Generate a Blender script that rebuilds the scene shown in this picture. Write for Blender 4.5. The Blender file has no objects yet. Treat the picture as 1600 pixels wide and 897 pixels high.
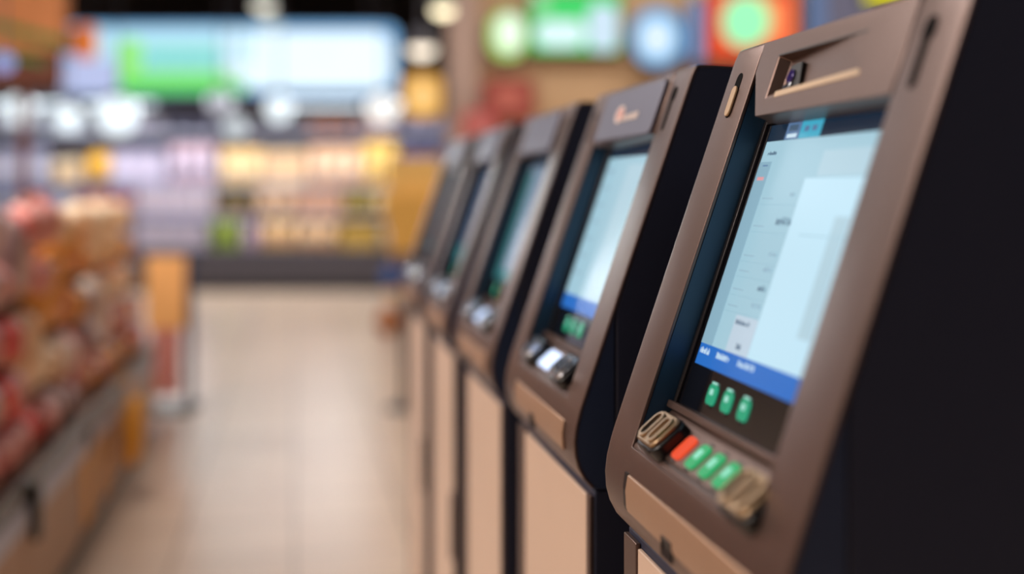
import bpy, bmesh, math, random
from mathutils import Vector, Matrix, noise
random.seed(7)
C = bpy.context.scene.collection
PI = math.pi

# ------------------------------------------------------------------ camera model (1600x897)
FPX = 1800.0
TH = math.atan(340 / FPX)
CT, ST = math.cos(TH), math.sin(TH)
ZC = 1.39
def B(lat, dep, z=0.0):            # shop frame (square to the far wall) -> world
    return Vector((lat * CT + dep * ST, -lat * ST + dep * CT, z))
def lat_of(px, dep): return (px - 800) / FPX * dep
def z_of(py, dep): return ZC - (py - 300) / FPX * dep

# ------------------------------------------------------------------ materials
def srgb(r, g, b):
    f = lambda c: (c / 255) / 12.92 if c <= 10 else (((c / 255) + 0.055) / 1.055) ** 2.4
    return (f(r), f(g), f(b), 1)
def mat(name, col, rough=0.5, metal=0.0, emit=None, es=1.0, var=0.06, scale=30, bump=0.0, coat=0.0, spec=0.5, trans=0.0):
    m = bpy.data.materials.new(name); m.use_nodes = True
    nt = m.node_tree; b = nt.nodes['Principled BSDF']
    b.inputs['Roughness'].default_value = rough
    b.inputs['Metallic'].default_value = metal
    b.inputs['Coat Weight'].default_value = coat
    b.inputs['Specular IOR Level'].default_value = spec
    b.inputs['Transmission Weight'].default_value = trans
    tc = nt.nodes.new('ShaderNodeTexCoord')
    nz = nt.nodes.new('ShaderNodeTexNoise'); nz.inputs['Scale'].default_value = scale; nz.inputs['Detail'].default_value = 4
    nt.links.new(tc.outputs['Object'], nz.inputs['Vector'])
    mx = nt.nodes.new('ShaderNodeMix'); mx.data_type = 'RGBA'
    mx.inputs['A'].default_value = tuple(max(0, c * (1 - var)) for c in col[:3]) + (1,)
    mx.inputs['B'].default_value = tuple(min(1, c * (1 + var)) for c in col[:3]) + (1,)
    nt.links.new(nz.outputs['Fac'], mx.inputs['Factor'])
    nt.links.new(mx.outputs['Result'], b.inputs['Base Color'])
    if emit is not None:
        b.inputs['Emission Color'].default_value = emit
        b.inputs['Emission Strength'].default_value = es
    if bump > 0:
        bp = nt.nodes.new('ShaderNodeBump'); bp.inputs['Strength'].default_value = bump; bp.inputs['Distance'].default_value = 0.001
        n2 = nt.nodes.new('ShaderNodeTexNoise'); n2.inputs['Scale'].default_value = scale * 20
        nt.links.new(tc.outputs['Object'], n2.inputs['Vector'])
        nt.links.new(n2.outputs['Fac'], bp.inputs['Height']); nt.links.new(bp.outputs['Normal'], b.inputs['Normal'])
    return m
def glow(name, rgb, es=1.0, rough=0.25):
    c = srgb(*rgb)
    return mat(name, tuple(x * 0.10 for x in c[:3]) + (1,), rough=rough, emit=c, es=es, var=0.02)
def mottled(name, cols, scale=18, rough=0.35, detail=3.0):     # printed packs: patches of colour
    m = bpy.data.materials.new(name); m.use_nodes = True
    nt = m.node_tree; b = nt.nodes['Principled BSDF']; b.inputs['Roughness'].default_value = rough
    tc = nt.nodes.new('ShaderNodeTexCoord'); nz = nt.nodes.new('ShaderNodeTexVoronoi')
    nz.inputs['Scale'].default_value = scale
    nt.links.new(tc.outputs['Object'], nz.inputs['Vector'])
    sep = nt.nodes.new('ShaderNodeSeparateColor'); nt.links.new(nz.outputs['Color'], sep.inputs['Color'])
    cr = nt.nodes.new('ShaderNodeValToRGB'); cr.color_ramp.interpolation = 'CONSTANT'
    e = cr.color_ramp.elements
    e[0].position = 0; e[0].color = srgb(*cols[0]); e[1].position = 1 / len(cols); e[1].color = srgb(*cols[1])
    for k in range(2, len(cols)):
        n = e.new(k / len(cols)); n.color = srgb(*cols[k])
    nt.links.new(sep.outputs['Red'], cr.inputs['Fac']); nt.links.new(cr.outputs['Color'], b.inputs['Base Color'])
    return m

M = {}
M['taupe'] = mat('taupe_paint', srgb(114, 94, 88), 0.36, 0.68, bump=0.12, scale=40, var=0.04)
M['door_bounce'] = mat('door_floor_bounce', srgb(176, 142, 118), 0.38, 0.35, bump=0.1, var=0.04)  # chin door: warm floor bounce put into a lighter colour
M['black_side'] = mat('black_side_paint', srgb(46, 50, 70), 0.5, 0.0, bump=0.1, var=0.05, spec=0.4)
M['navy_and_sheen'] = mat('navy_paint_and_sheen', srgb(50, 62, 90), 0.38, 0.1, bump=0.1, var=0.05)  # on kiosk shell sides the navy is a reflection put into the colour
M['navy'] = mat('recess_navy', srgb(42, 72, 98), 0.38, 0.15, var=0.05)
M['glass'] = mat('black_glass', srgb(16, 17, 24), 0.12, 0.0, coat=0.6, var=0.02)
M['bezel'] = mat('grey_bezel', srgb(70, 66, 68), 0.3, 0.6)
M['dark'] = mat('dark_plastic', srgb(22, 20, 24), 0.4)
M['black'] = mat('black_plastic', srgb(14, 15, 20), 0.3)
M['brass'] = mat('champagne_metal', srgb(176, 150, 120), 0.28, 0.85)
M['chrome'] = mat('chrome', srgb(205, 210, 220), 0.12, 1.0)
M['strip_beige'] = mat('beige_strip', srgb(208, 182, 152), 0.4)  # highlight along the scoop's lower edge, painted as a pale strip
M['slot'] = mat('slot_black', srgb(12, 10, 12), 0.9, spec=0.1)
M['beige'] = mat('beige_insert', srgb(190, 160, 125), 0.4)
M['lens'] = mat('purple_lens', srgb(60, 45, 120), 0.08, 0.3, coat=1.0)
M['tan_panel'] = mat('tan_panel', srgb(220, 192, 172), 0.35, 0.1, scale=6, var=0.05)
M['key_red'] = glow('key_red', (240, 80, 45), .9)
M['key_green'] = glow('key_green', (18, 172, 100), .85)
M['key_mark'] = glow('key_mark', (150, 235, 205), .85)
M['icon_green'] = glow('icon_green', (30, 160, 120), 0.9)
M['icon_mark'] = glow('icon_mark', (170, 235, 220), 0.8)
M['key_white'] = glow('key_white', (205, 222, 255), 1.5)
M['s_light'] = glow('screen_light', (168, 209, 226), 0.84)
M['s_col'] = glow('screen_column', (146, 186, 206), 0.82)
M['s_bright'] = glow('screen_bright', (190, 226, 243), 0.95)
M['s_pale'] = glow('screen_pale', (186, 206, 222), 0.95)
M['s_pane'] = glow('screen_pane', (182, 215, 230), 0.85)
M['s_lav'] = glow('screen_lavender', (120, 138, 160), 0.9)
M['s_dimmer'] = glow('screen_dimmer', (78, 92, 115), 0.9)
M['s_blue'] = glow('screen_blue', (42, 112, 200), 0.9)
M['s_bar'] = glow('screen_bar', (28, 46, 66), 0.8)
M['s_cyan'] = glow('screen_cyan', (70, 175, 205), 0.9)
M['s_slate'] = glow('screen_slate', (95, 125, 165), 0.9)
M['s_ink'] = glow('screen_ink', (80, 105, 130), 0.8)
M['s_faint'] = glow('screen_faint', (150, 180, 198), 0.9)
M['s_red'] = glow('screen_red', (225, 160, 165), 0.9)
M['s_white'] = glow('screen_white', (200, 225, 240), 0.95)
M['s_teal'] = glow('screen_teal', (55, 120, 125), 0.9)
M['s_dim'] = glow('screen_dim', (110, 130, 150), 0.9)
M['hdr_grey'] = mat('header_grey', srgb(112, 112, 130), 0.4, 0.3)
M['logo_red'] = mat('logo_red', srgb(215, 70, 60), 0.4)
M['logo_white'] = mat('logo_white', srgb(235, 215, 205), 0.4)

# ------------------------------------------------------------------ object helpers
def link(name, bm, mats, parent=None, smooth=False, bevel=0.0, seg=2, angle=35):
    me = bpy.data.meshes.new(name)
    bmesh.ops.recalc_face_normals(bm, faces=bm.faces[:])
    bm.to_mesh(me); bm.free()
    if not isinstance(mats, (list, tuple)): mats = [mats]
    for m in mats: me.materials.append(m)
    o = bpy.data.objects.new(name, me); C.objects.link(o)
    if parent: o.parent = parent
    if bevel:
        md = o.modifiers.new('edge', 'BEVEL'); md.width = bevel; md.segments = seg
        md.limit_method = 'ANGLE'; md.angle_limit = math.radians(angle); md.harden_normals = False
    if smooth or bevel:
        for p in me.polygons: p.use_smooth = True
        try: me.set_sharp_from_angle(angle=math.radians(40))
        except Exception: pass
    return o
def tag(o, label, cat, group=None, kind=None):
    o['label'] = label; o['category'] = cat
    if group: o['group'] = group
    if kind: o['kind'] = kind
    return o
def thing(name, label, cat, loc=(0, 0, 0), rz=0.0, group=None):
    o = bpy.data.objects.new(name, None); C.objects.link(o)
    o.location = loc; o.rotation_euler = (0, 0, rz); o.empty_display_size = 0.1
    return tag(o, label, cat, group)
def struct(name, bm, m):
    o = link(name, bm, m); o['kind'] = 'structure'; return o
def box(bm, x0, x1, y0, y1, z0, z1, mi=0, mtx=None):
    vs = [bm.verts.new((x, y, z)) for x in (x0, x1) for y in (y0, y1) for z in (z0, z1)]
    if mtx is not None:
        for v in vs: v.co = mtx @ v.co
    for a in ((0, 1, 3, 2), (4, 6, 7, 5), (0, 4, 5, 1), (2, 3, 7, 6), (0, 2, 6, 4), (1, 5, 7, 3)):
        f = bm.faces.new([vs[i] for i in a]); f.material_index = mi
    return vs
def prism(bm, pts, fn, d0, d1, mi=0):          # polygon pts (a,b); fn(a,b,d) -> co
    n = len(pts)
    lo = [bm.verts.new(fn(a, b, d0)) for a, b in pts]; hi = [bm.verts.new(fn(a, b, d1)) for a, b in pts]
    fs = [bm.faces.new(lo[::-1]), bm.faces.new(hi)]
    for i in range(n):
        j = (i + 1) % n; fs.append(bm.faces.new((lo[i], lo[j], hi[j], hi[i])))
    for f in fs: f.material_index = mi
def rrect(cx, cy, w, h, r, n=4):
    out = []
    for qx, qy, a0 in ((1, 1, 0), (-1, 1, 90), (-1, -1, 180), (1, -1, 270)):
        for k in range(n + 1):
            a = math.radians(a0 + 90 * k / n)
            out.append((cx + qx * (w / 2 - r) + r * math.cos(a), cy + qy * (h / 2 - r) + r * math.sin(a)))
    return out
def lathe(bm, prof, cx=0, cy=0, n=20, mi=0):   # prof (r,z)
    rings = []
    for r, z in prof:
        rings.append([bm.verts.new((cx + r * math.cos(2 * PI * k / n), cy + r * math.sin(2 * PI * k / n), z)) for k in range(n)])
    for a, b in zip(rings, rings[1:]):
        for k in range(n):
            f = bm.faces.new((a[k], a[(k + 1) % n], b[(k + 1) % n], b[k])); f.material_index = mi
    for f in (bm.faces.new(rings[0][::-1]), bm.faces.new(rings[-1])): f.material_index = mi
def copy_tree(o, parent=None):
    c = o.copy(); C.objects.link(c)
    if parent: c.parent = parent
    for ch in o.children: copy_tree(ch, c)
    return c

# ------------------------------------------------------------------ THE KIOSK
AL = math.atan(0.347); SA, CA = math.sin(AL), math.cos(AL)
W = 0.462
X0 = 0.60                               # kiosk root x
def K(X, u, Z): return Vector((X - X0, W / 2 - u, Z + ZC))       # X world-like, Z relative to eye
def F(u, v, h=0.0):                     # on the leaning face: u from far edge, v down the slope, h outwards
    return K(0.489 - v * SA - h * CA, u, 0.158 - v * CA + h * SA)
LB = (0.489 - 0.405 * SA + 0.032, 0.158 - 0.405 * CA)            # ledge back edge  (X,Z)
LF = (0.489 - 0.446 * SA, 0.158 - 0.446 * CA)                    # ledge front edge
LL = math.hypot(LB[0] - LF[0], LB[1] - LF[1])
LD = ((LF[0] - LB[0]) / LL, (LF[1] - LB[1]) / LL); LN = (LD[1], -LD[0])
if LN[1] < 0: LN = (-LN[0], -LN[1])
def L(u, w, h=0.0):                     # on the key ledge: w from its back edge towards the user
    return K(LB[0] + LD[0] * w + LN[0] * h, u, LB[1] + LD[1] * w + LN[1] * h)
UL, UR = 0.074, 0.389
CHIN = [(0.3405, -0.272), (0.3365, -0.288), (0.3345, -0.305), (0.3355, -0.322), (0.3395, -0.337), (0.3475, -0.352), (0.358, -0.363)]
def front_path(h=0.0):                  # list of (X,Z) from top back, over the top and down the face to the chin
    p = [(0.570, 0.1575), (0.515, 0.1595), (0.500, 0.1595), (0.4945, 0.1592), (0.4908, 0.1575), (0.4889, 0.1540)]
    for v in (0.014, 0.03, 0.086, 0.2, 0.3, 0.405, 0.446): p.append((0.489 - v * SA, 0.158 - v * CA))
    return p + CHIN
def offset_path(p, d):
    out = []
    for i, (x, z) in enumerate(p):
        a = p[max(0, i - 1)]; b = p[min(len(p) - 1, i + 1)]
        tx, tz = b[0] - a[0], b[1] - a[1]; l = math.hypot(tx, tz)
        out.append((x - tz / l * d, z + tx / l * d))        # inwards (towards +x)
    return out

def G(u, v, h=0.0): return F(u, v - 0.0105, h)      # on the recessed glass, v measured level with the face
def glyphs(bm, u0, v0, du, dv, n, h, mi, seed=1):      # illegible small lettering: strokes
    rn = random.Random(seed)
    for k in range(n):
        a = u0 + du * k / n; w = du / n * 0.7; hh = dv * rn.uniform(0.6, 1.0)
        if rn.random() < 0.3: hh = dv
        # a stem, a bowl or a bar
        prism(bm, [(a, v0 - hh), (a + w * 0.35, v0 - hh), (a + w * 0.35, v0), (a, v0)], G, h, h + 0.0003, mi)
        if rn.random() < 0.7:
            t = rn.uniform(0.2, 0.7) * hh
            prism(bm, [(a, v0 - t - dv * 0.18), (a + w, v0 - t - dv * 0.18), (a + w, v0 - t), (a, v0 - t)], G, h, h + 0.0003, mi)
        if rn.random() < 0.6:
            prism(bm, [(a + w * 0.7, v0 - hh * 0.7), (a + w, v0 - hh * 0.7), (a + w, v0), (a + w * 0.7, v0)], G, h, h + 0.0003, mi)

def reader(root, u, w, glowing=False, size=1.0, name='card_reader', top='brass'):
    su, sw = 0.058 * size, 0.046
    bm = bmesh.new()
    prism(bm, rrect(u, w, su, sw, 0.012, 5), L, -0.002, 0.0145, 0)
    r = link(name, bm, M['black'], root, bevel=0.003, seg=3)
    bm = bmesh.new()
    prism(bm, rrect(u, w - 0.001, su * 0.92, sw * 0.86, 0.010, 5), L, 0.0150, 0.0190, 0)
    pl = link('top_plate', bm, M['brass'] if not glowing else M['chrome'], r, bevel=0.0015)
    for k in (-1, 1):
        bm = bmesh.new()
        # raised oval rim with a dark well
        cu = u + k * su * 0.22
        o_ = rrect(cu, w - 0.001, su * 0.34, sw * 0.72, su * 0.165, 6); i_ = rrect(cu, w - 0.001, su * 0.22, sw * 0.6, su * 0.105, 6)
        n = len(o_)
        A_ = [bm.verts.new(L(a, b, 0.0194)) for a, b in o_]; A2 = [bm.verts.new(L(a, b, 0.0220)) for a, b in o_]
        I2 = [bm.verts.new(L(a, b, 0.0220)) for a, b in i_]; I1 = [bm.verts.new(L(a, b, 0.0194)) for a, b in i_]
        for i in range(n):
            j = (i + 1) % n
            for q in ((A_[i], A_[j], A2[j], A2[i]), (A2[i], A2[j], I2[j], I2[i]), (I2[i], I2[j], I1[j], I1[i])): bm.faces.new(q)
        f = bm.faces.new(I1); f.material_index = 1
        f = bm.faces.new(A_[::-1])
        link('oval_key', bm, [M['brass'] if not glowing else M['chrome'], M['beige'] if k > 0 else M['dark']], pl, smooth=True)
    return r

def make_kiosk(label, style):
    root = thing('self_checkout_kiosk', label, 'self-checkout machine', (X0, 0, 0), 0, 'self-checkout machines along the aisle')
    # ---- face frame: one skin, two rails joined by the chin
    path = front_path(); us = [0, 0.005, UL, UL + 0.001, UR - 0.001, UR, W - 0.005, W]
    bm = bmesh.new()
    grid = [[bm.verts.new(K(x, u, z)) for u in us] for x, z in path]
    iled = 12     # index of v=.446 in path
    for i in range(len(path) - 1):
        for j in range(len(us) - 1):
            if 2 <= j <= 4 and i < iled: continue
            bm.faces.new((grid[i][j], grid[i][j + 1], grid[i + 1][j + 1], grid[i + 1][j]))
    for v in [v for v in bm.verts if not v.link_faces]: bm.verts.remove(v)
    fr = link('face_frame', bm, M['taupe'], root)
    sd = fr.modifiers.new('thick', 'SOLIDIFY'); sd.thickness = 0.004; sd.offset = -1
    bv = fr.modifiers.new('edge', 'BEVEL'); bv.width = 0.0018; bv.segments = 3; bv.limit_method = 'ANGLE'; bv.angle_limit = math.radians(50)
    for p in fr.data.polygons: p.use_smooth = True
    # make the solidify go inwards
    me = fr.data
    if sum(p.normal.x * p.area for p in me.polygons) > 0: me.flip_normals()
    # ---- sides, split at the seam between front shell and cabinet
    inner = offset_path(path, -0.0066) if False else [(x + 0.0036, z - 0.0012) for x, z in path]
    inner[0] = (0.570, 0.155)
    sx = 0.386
    zf = 0.158 - (0.489 + 0.0036 - sx) / 0.347
    fr_poly = [(sx, zf)] + [p for p in inner if p[1] < zf - 0.004] + [(sx, -0.365)]
    bk_poly = [(0.87, 0.145), (0.57, 0.155)] + [p for p in inner[1:] if p[1] > zf + 0.004] + [(sx + 0.0015, zf + 0.004), (sx + 0.0015, -0.365), (0.87, -0.365)]
    for u0, u1 in ((0.0006, 0.012), (W - 0.012, W - 0.0006)):
        bm = bmesh.new(); prism(bm, fr_poly, lambda a, b, d: K(a, d, b), u0, u1); link('shell_side', bm, M['navy_and_sheen'], root, bevel=0.0012)
        bm = bmesh.new(); prism(bm, bk_poly, lambda a, b, d: K(a, d, b), u0, u1); link('side_panel', bm, M['black_side'], root, bevel=0.003)
    # ---- core between the sides (behind the recess)
    hh = 0.0345
    core = [(0.869, 0.144), (0.57, 0.1535), (0.5365, 0.1535), (0.489 - 0.395 * SA + hh, 0.158 - 0.395 * CA), (LB[0] + 0.006, LB[1] - 0.004), (LF[0] + 0.012, LF[1] - 0.006), (0.346, -0.30), (0.352, -0.34), (0.366, -0.364), (0.869, -0.364)]
    bm = bmesh.new(); prism(bm, core, lambda a, b, d: K(a, d, b), 0.0125, W - 0.0125); link('cabinet_core', bm, M['black_side'], root)
    # ---- recess liner (left, right walls of the screen recess)
    for u0, u1 in ((UL - 0.01, UL - 0.0008), (UR + 0.0008, UR + 0.01)):
        bm = bmesh.new(); e_ = 0.0047
        q = [(0.489 - 0.004 * SA + e_, 0.153), (0.489 - 0.004 * SA + 0.034, 0.153), (0.489 - 0.41 * SA + 0.034, 0.158 - 0.41 * CA), (0.489 - 0.444 * SA + 0.008, 0.158 - 0.444 * CA), (0.489 - 0.438 * SA + e_, 0.158 - 0.438 * CA)]
        prism(bm, q, lambda a, b, d: K(a, d, b), u0, u1)
        link('recess_liner', bm, M['navy'], root)
    # ---- key ledge
    bm = bmesh.new()
    lp = [(-0.004, 0.0), (LL - 0.004, 0.0), (LL - 0.0005, -0.002), (LL, -0.006), (LL - 0.004, -0.010), (-0.004, -0.006)]
    prism(bm, lp, lambda a, b, d: L(d, a, b), UL, UR)
    link('key_ledge', bm, M['taupe'], root, bevel=0.001)
    bm = bmesh.new()
    prism(bm, rrect((UL + UR) / 2 + 0.012, 0.0285, UR - UL - 0.05, 0.042, 0.003), L, 0.0, 0.0022); link('key_plate', bm, M['taupe'], root, bevel=0.001)
    bm = bmesh.new()
    prism(bm, [(UL + 0.03, 0.0508), (UR - 0.002, 0.0508), (UR - 0.002, 0.0526), (UL + 0.03, 0.0526)], L, -0.001, 0.0006); link('ledge_groove', bm, M['dark'], root)
    # ---- screen: glass, bezel, display
    gh = -0.0302
    bm = bmesh.new()
    prism(bm, [(UL, 0.088), (UR, 0.088), (UR, 0.407), (UL, 0.407)], G, gh - 0.004, gh); scr = link('touch_screen', bm, M['glass'], root)
    bm = bmesh.new()
    for q in ([(UL, 0.09), (UL + 0.0075, 0.09), (UL + 0.0075, 0.407), (UL, 0.407)], [(UR - 0.0075, 0.09), (UR, 0.09), (UR, 0.407), (UR - 0.0075, 0.407)]):
        prism(bm, q, G, gh + 0.0001, gh + 0.003)
    prism(bm, [(UL, 0.0882), (UR, 0.0882), (UR, 0.093), (UL, 0.093)], G, gh + 0.0001, gh + 0.0028)
    link('bezel', bm, M['bezel'], scr, bevel=0.0008)
    bm = bmesh.new(); prism(bm, [(UL + .001, 0.398), (UR - .001, 0.398), (UR - .001, 0.4058), (UL + .001, 0.4058)], G, gh + 0.0001, gh + 0.009)
    link('lower_bezel', bm, M['taupe'], scr, bevel=0.0012)
    bm = bmesh.new()
    ds = ['s_light', 's_col', 's_bright', 's_pale', 's_blue', 's_bar', 's_cyan', 's_slate', 's_ink', 's_faint', 's_red', 's_white', 's_teal', 's_dim', 's_pane', 's_lav', 's_dimmer']
    def R(u0, u1, v0, v1, m, lev=0, skew=0.0):
        h = gh + 0.0004 + 0.0003 * lev
        prism(bm, [(u0, v0), (u1, v0), (u1 + skew, v1), (u0 + skew, v1)], G, h, h + 0.0003, ds.index(m))
    dl, dr = UL + 0.019, UR - 0.010
    body = {'near': 's_light', 'second': 's_light', 'third': 's_dim', 'fourth': 's_dimmer', 'fifth': 's_bar'}[style]
    R(dl, dr, 0.0945, 0.1125, 's_bar')
    R(dl, dr, 0.1125, 0.331, body)
    R(dl, dr, 0.331, 0.353, 's_blue' if style in ('near', 'second') else 's_teal')
    if style == 'near':
        R(dl, dl + 0.030, 0.135, 0.331, 's_col', 1, 0.0)
        R(0.236, dr, 0.127, 0.152, 's_pane', 1); R(0.214, dr, 0.154, 0.331, 's_bright', 1)
        R(0.300, 0.326, 0.19, 0.30, 's_pane', 2)
        R(0.135, 0.167, 0.0945, 0.1122, 's_slate', 1); R(0.168, 0.214, 0.0945, 0.1122, 's_cyan', 1)
        R(0.140, 0.162, 0.1065, 0.1105, 's_white', 2); R(0.141, 0.161, 0.0970, 0.1035, 's_ink', 2)
        for a in (0.178, 0.195): R(a, a + 0.009, 0.1, 0.1055, 's_slate', 2)
        glyphs(bm, 0.108, 0.128, 0.022, 0.004, 5, gh + 0.0013, ds.index('s_ink'), 3)
        R(0.104, 0.116, 0.1385, 0.1398, 's_slate', 2); R(0.100, 0.116, 0.1515, 0.155, 's_red', 2)
        rows = [(0.172, 0.010, 0.004), (0.201, 0.034, 0.008), (0.232, 0.018, 0.004), (0.248, 0.022, 0.005), (0.267, 0.018, 0.006), (0.284, 0.022, 0.005)]
        for k, (v, du, dv) in enumerate(rows):
            glyphs(bm, 0.199 - du / 2, v, du, dv, 5, gh + 0.0013, ds.index('s_ink' if k in (1, 4) else 's_faint'), 10 + k)
            R(0.130, 0.130 + 0.026, v + 0.002, v + 0.003, 's_faint', 2); R(0.126, 0.212, v + 0.0085, v + 0.0088, 's_col', 1)
        R(0.160, 0.2135, 0.294, 0.331, 's_pale', 2)
        glyphs(bm, 0.165, 0.303, 0.036, 0.005, 5, gh + 0.0016, ds.index('s_ink'), 31)
        glyphs(bm, 0.184, 0.326, 0.012, 0.007, 2, gh + 0.0016, ds.index('s_ink'), 33)
        for k, (a, w_) in enumerate(((0.098, 0.025), (0.143, 0.034), (0.198, 0.040))):
            glyphs(bm, a, 0.341, w_, 0.0065, 7, gh + 0.0008, ds.index('s_white'), 40 + k)
        R(0.352, 0.370, 0.335, 0.349, 's_cyan', 1)
        R(0.24, 0.34, 0.2085, 0.2095, 's_light', 2)
    elif style == 'second':
        R(0.21, dr, 0.125, 0.331, 's_pane', 1)
        R(dl + 0.01, dl + 0.05, 0.132, 0.137, 's_faint', 2)
        for k in range(6): R(dl + 0.012, 0.15, 0.160 + 0.027 * k, 0.163 + 0.027 * k, 's_faint', 2)
    elif style == 'third':
        R(dl, dl + 0.05, 0.125, 0.331, 's_teal', 1); R(dl + 0.05, dr, 0.125, 0.331, 's_lav', 1)
    elif style == 'fourth':
        R(dl, dr, 0.31, 0.331, 's_teal', 1)
    link('display', bm, [M[k] for k in ds], scr)
    # three lit icons on the glass
    for a in (0.160, 0.199, 0.240) if style in ('near', 'second') else ((0.15,) if style != 'fifth' else ()):
        bm = bmesh.new()
        uu = a + 0.002
        prism(bm, rrect(uu, 0.3755, 0.0235, 0.0205, 0.006), G, gh + 0.0004, gh + 0.0010, 0)
        prism(bm, rrect(uu, 0.3640, 0.013, 0.0022, 0.001), G, gh + 0.0010, gh + 0.0014, 1)
        prism(bm, rrect(uu, 0.3865, 0.010, 0.0022, 0.001), G, gh + 0.0010, gh + 0.0014, 2)
        prism(bm, rrect(uu - 0.002, 0.373, 0.008, 0.006, 0.002), G, gh + 0.0010, gh + 0.0014, 1)
        link('lit_icon', bm, [M['icon_green'], M['icon_mark'], M['dark']], scr)
    # ---- header
    bm = bmesh.new()
    u0, u1 = UL + 0.0012, UR - 0.0012
    hv = [(u0, 0.0008), (u1, 0.0008), (u1, 0.086), (0.116 if style == 'near' else u0 + 0.01, 0.086 if style == 'near' else 0.092), (u0 + 0.002, 0.034)]
    if style == 'near':
        a0, a1, b0, b1 = 0.128, 0.325, 0.022, 0.067
        outer = [bm.verts.new(F(a, b, 0.0005)) for a, b in hv]
        back = [bm.verts.new(F(a, b, -0.0265)) for a, b in hv]
        h0 = bm.verts.new(F(a0, b0, 0.0005)); h1 = bm.verts.new(F(a1 - 0.03, b0, 0.0005)); h2 = bm.verts.new(F(a1, b1 - 0.004, 0.0005)); h3 = bm.verts.new(F(a0, b1, 0.0005))
        o0, o1, o2, o3, o4 = outer
        for q in ((o0, o1, h1, h0), (o1, o2, h2, h1), (o2, o3, h3, h2), (o3, o4, h3), (o4, o0, h0, h3)): bm.faces.new(q)
        g0 = bm.verts.new(F(a0 + 0.007, b0 + 0.0015, -0.012)); g3 = bm.verts.new(F(a0 + 0.007, b1 - 0.011, -0.012))
        g2 = bm.verts.new(F(a1 - 0.012, b1 - 0.012, 0.0003))
        bm.faces.new((h0, g0, g3, h3)); bm.faces.new((h0, h1, g0)); bm.faces.new((g0, h1, g2, g3)); bm.faces.new((h1, h2, g2)); bm.faces.new((g3, g2, h2, h3))
        bm.faces.new(back[::-1])
        for i in range(5):
            j = (i + 1) % 5; bm.faces.new((outer[i], outer[j], back[j], back[i]))
        hd = link('header_panel', bm, M['taupe'], root, bevel=0.0012, seg=2, angle=20)
        # groove line above the scoop
        bm = bmesh.new(); prism(bm, [(0.128, 0.0205), (0.312, 0.0205), (0.312, 0.0222), (0.128, 0.0222)], F, 0.0002, 0.0009); link('groove', bm, M['dark'], hd)
        bm = bmesh.new(); prism(bm, [(0.150, 0.0620), (0.316, 0.0565), (0.321, 0.0585), (0.320, 0.0625), (0.150, 0.0685)], F, -0.0004, 0.0012); link('scoop_highlight', bm, M['strip_beige'], hd, bevel=.0007)  # pale strip painted as the highlight along the scoop's lower edge
        bm = bmesh.new()
        prism(bm, [(0.158, 0.034), (0.182, 0.032), (0.192, 0.0615), (0.160, 0.0612)], F, -0.0135, -0.0035); cm = link('camera_housing', bm, M['dark'], hd, bevel=0.001)
        bm = bmesh.new(); prism(bm, [(0.168 + 0.0075 * math.cos(2 * PI * k / 20), 0.047 + 0.0075 * math.sin(2 * PI * k / 20)) for k in range(20)], F, -0.0036, -0.0012); link('lens', bm, M['lens'], cm, bevel=0.001)
        bm = bmesh.new(); prism(bm, [(0.159, 0.056), (0.176, 0.054), (0.174, 0.0625), (0.161, 0.0635)], F, -0.0036, -0.001); link('metal_clip', bm, M['chrome'], cm, bevel=0.0006)
    else:
        bm.free(); bm = bmesh.new(); prism(bm, hv, F, -0.0265, 0.0)
        hd = link('header_panel', bm, M['taupe'], root, bevel=0.002)
        bm = bmesh.new(); prism(bm, rrect(0.236, 0.0495, 0.285, 0.077, 0.008), F, 0.0002, 0.006); pl = link('header_plate', bm, M['hdr_grey'], hd, bevel=0.002)
        if style == 'second':
            bm = bmesh.new()
            o_ = [(0.205 + 0.020 * math.cos(2 * PI * k / 24), 0.050 + 0.0135 * math.sin(2 * PI * k / 24)) for k in range(24)]
            prism(bm, o_, F, 0.0062, 0.0068, 0)
            prism(bm, [(0.205 + (a - 0.205) * 0.62 + 0.002, 0.050 + (b - 0.050) * 0.62) for a, b in o_], F, 0.0068, 0.0072, 1)
            prism(bm, [(0.203, 0.045), (0.214, 0.044), (0.208, 0.057), (0.199, 0.057)], F, 0.0072, 0.0076, 0)
            for k in range(7):
                a = 0.226 + 0.011 * k
                prism(bm, [(a, 0.054 - 0.0004 * k), (a + 0.008, 0.054 - 0.0004 * k), (a + 0.007, 0.0615), (a, 0.0615)], F, 0.0062, 0.0068, 0)
            link('logo', bm, [M['logo_white'], M['logo_red']], pl)
    # ---- slots in the rails
    def capsule(u, v0, v1, w): return rrect(u, (v0 + v1) / 2, w, v1 - v0, w * 0.49, 6)
    bm = bmesh.new(); prism(bm, capsule(0.034, 0.030, 0.082, 0.016), F, -0.002, 0.0004); sl = link('slot', bm, M['slot'], root)
    bm = bmesh.new(); prism(bm, capsule(0.036, 0.046, 0.081, 0.013), F, 0.0006, 0.0034); link('slot_insert', bm, M['beige'] if style == 'near' else M['taupe'], sl, bevel=0.001)
    bm = bmesh.new(); prism(bm, capsule(0.415, 0.026, 0.084, 0.011), F, -0.002, 0.0004)
    prism(bm, capsule(0.4165, 0.024, 0.046, 0.018), F, -0.002, 0.0006); link('slot', bm, M['slot'], root)
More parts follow.
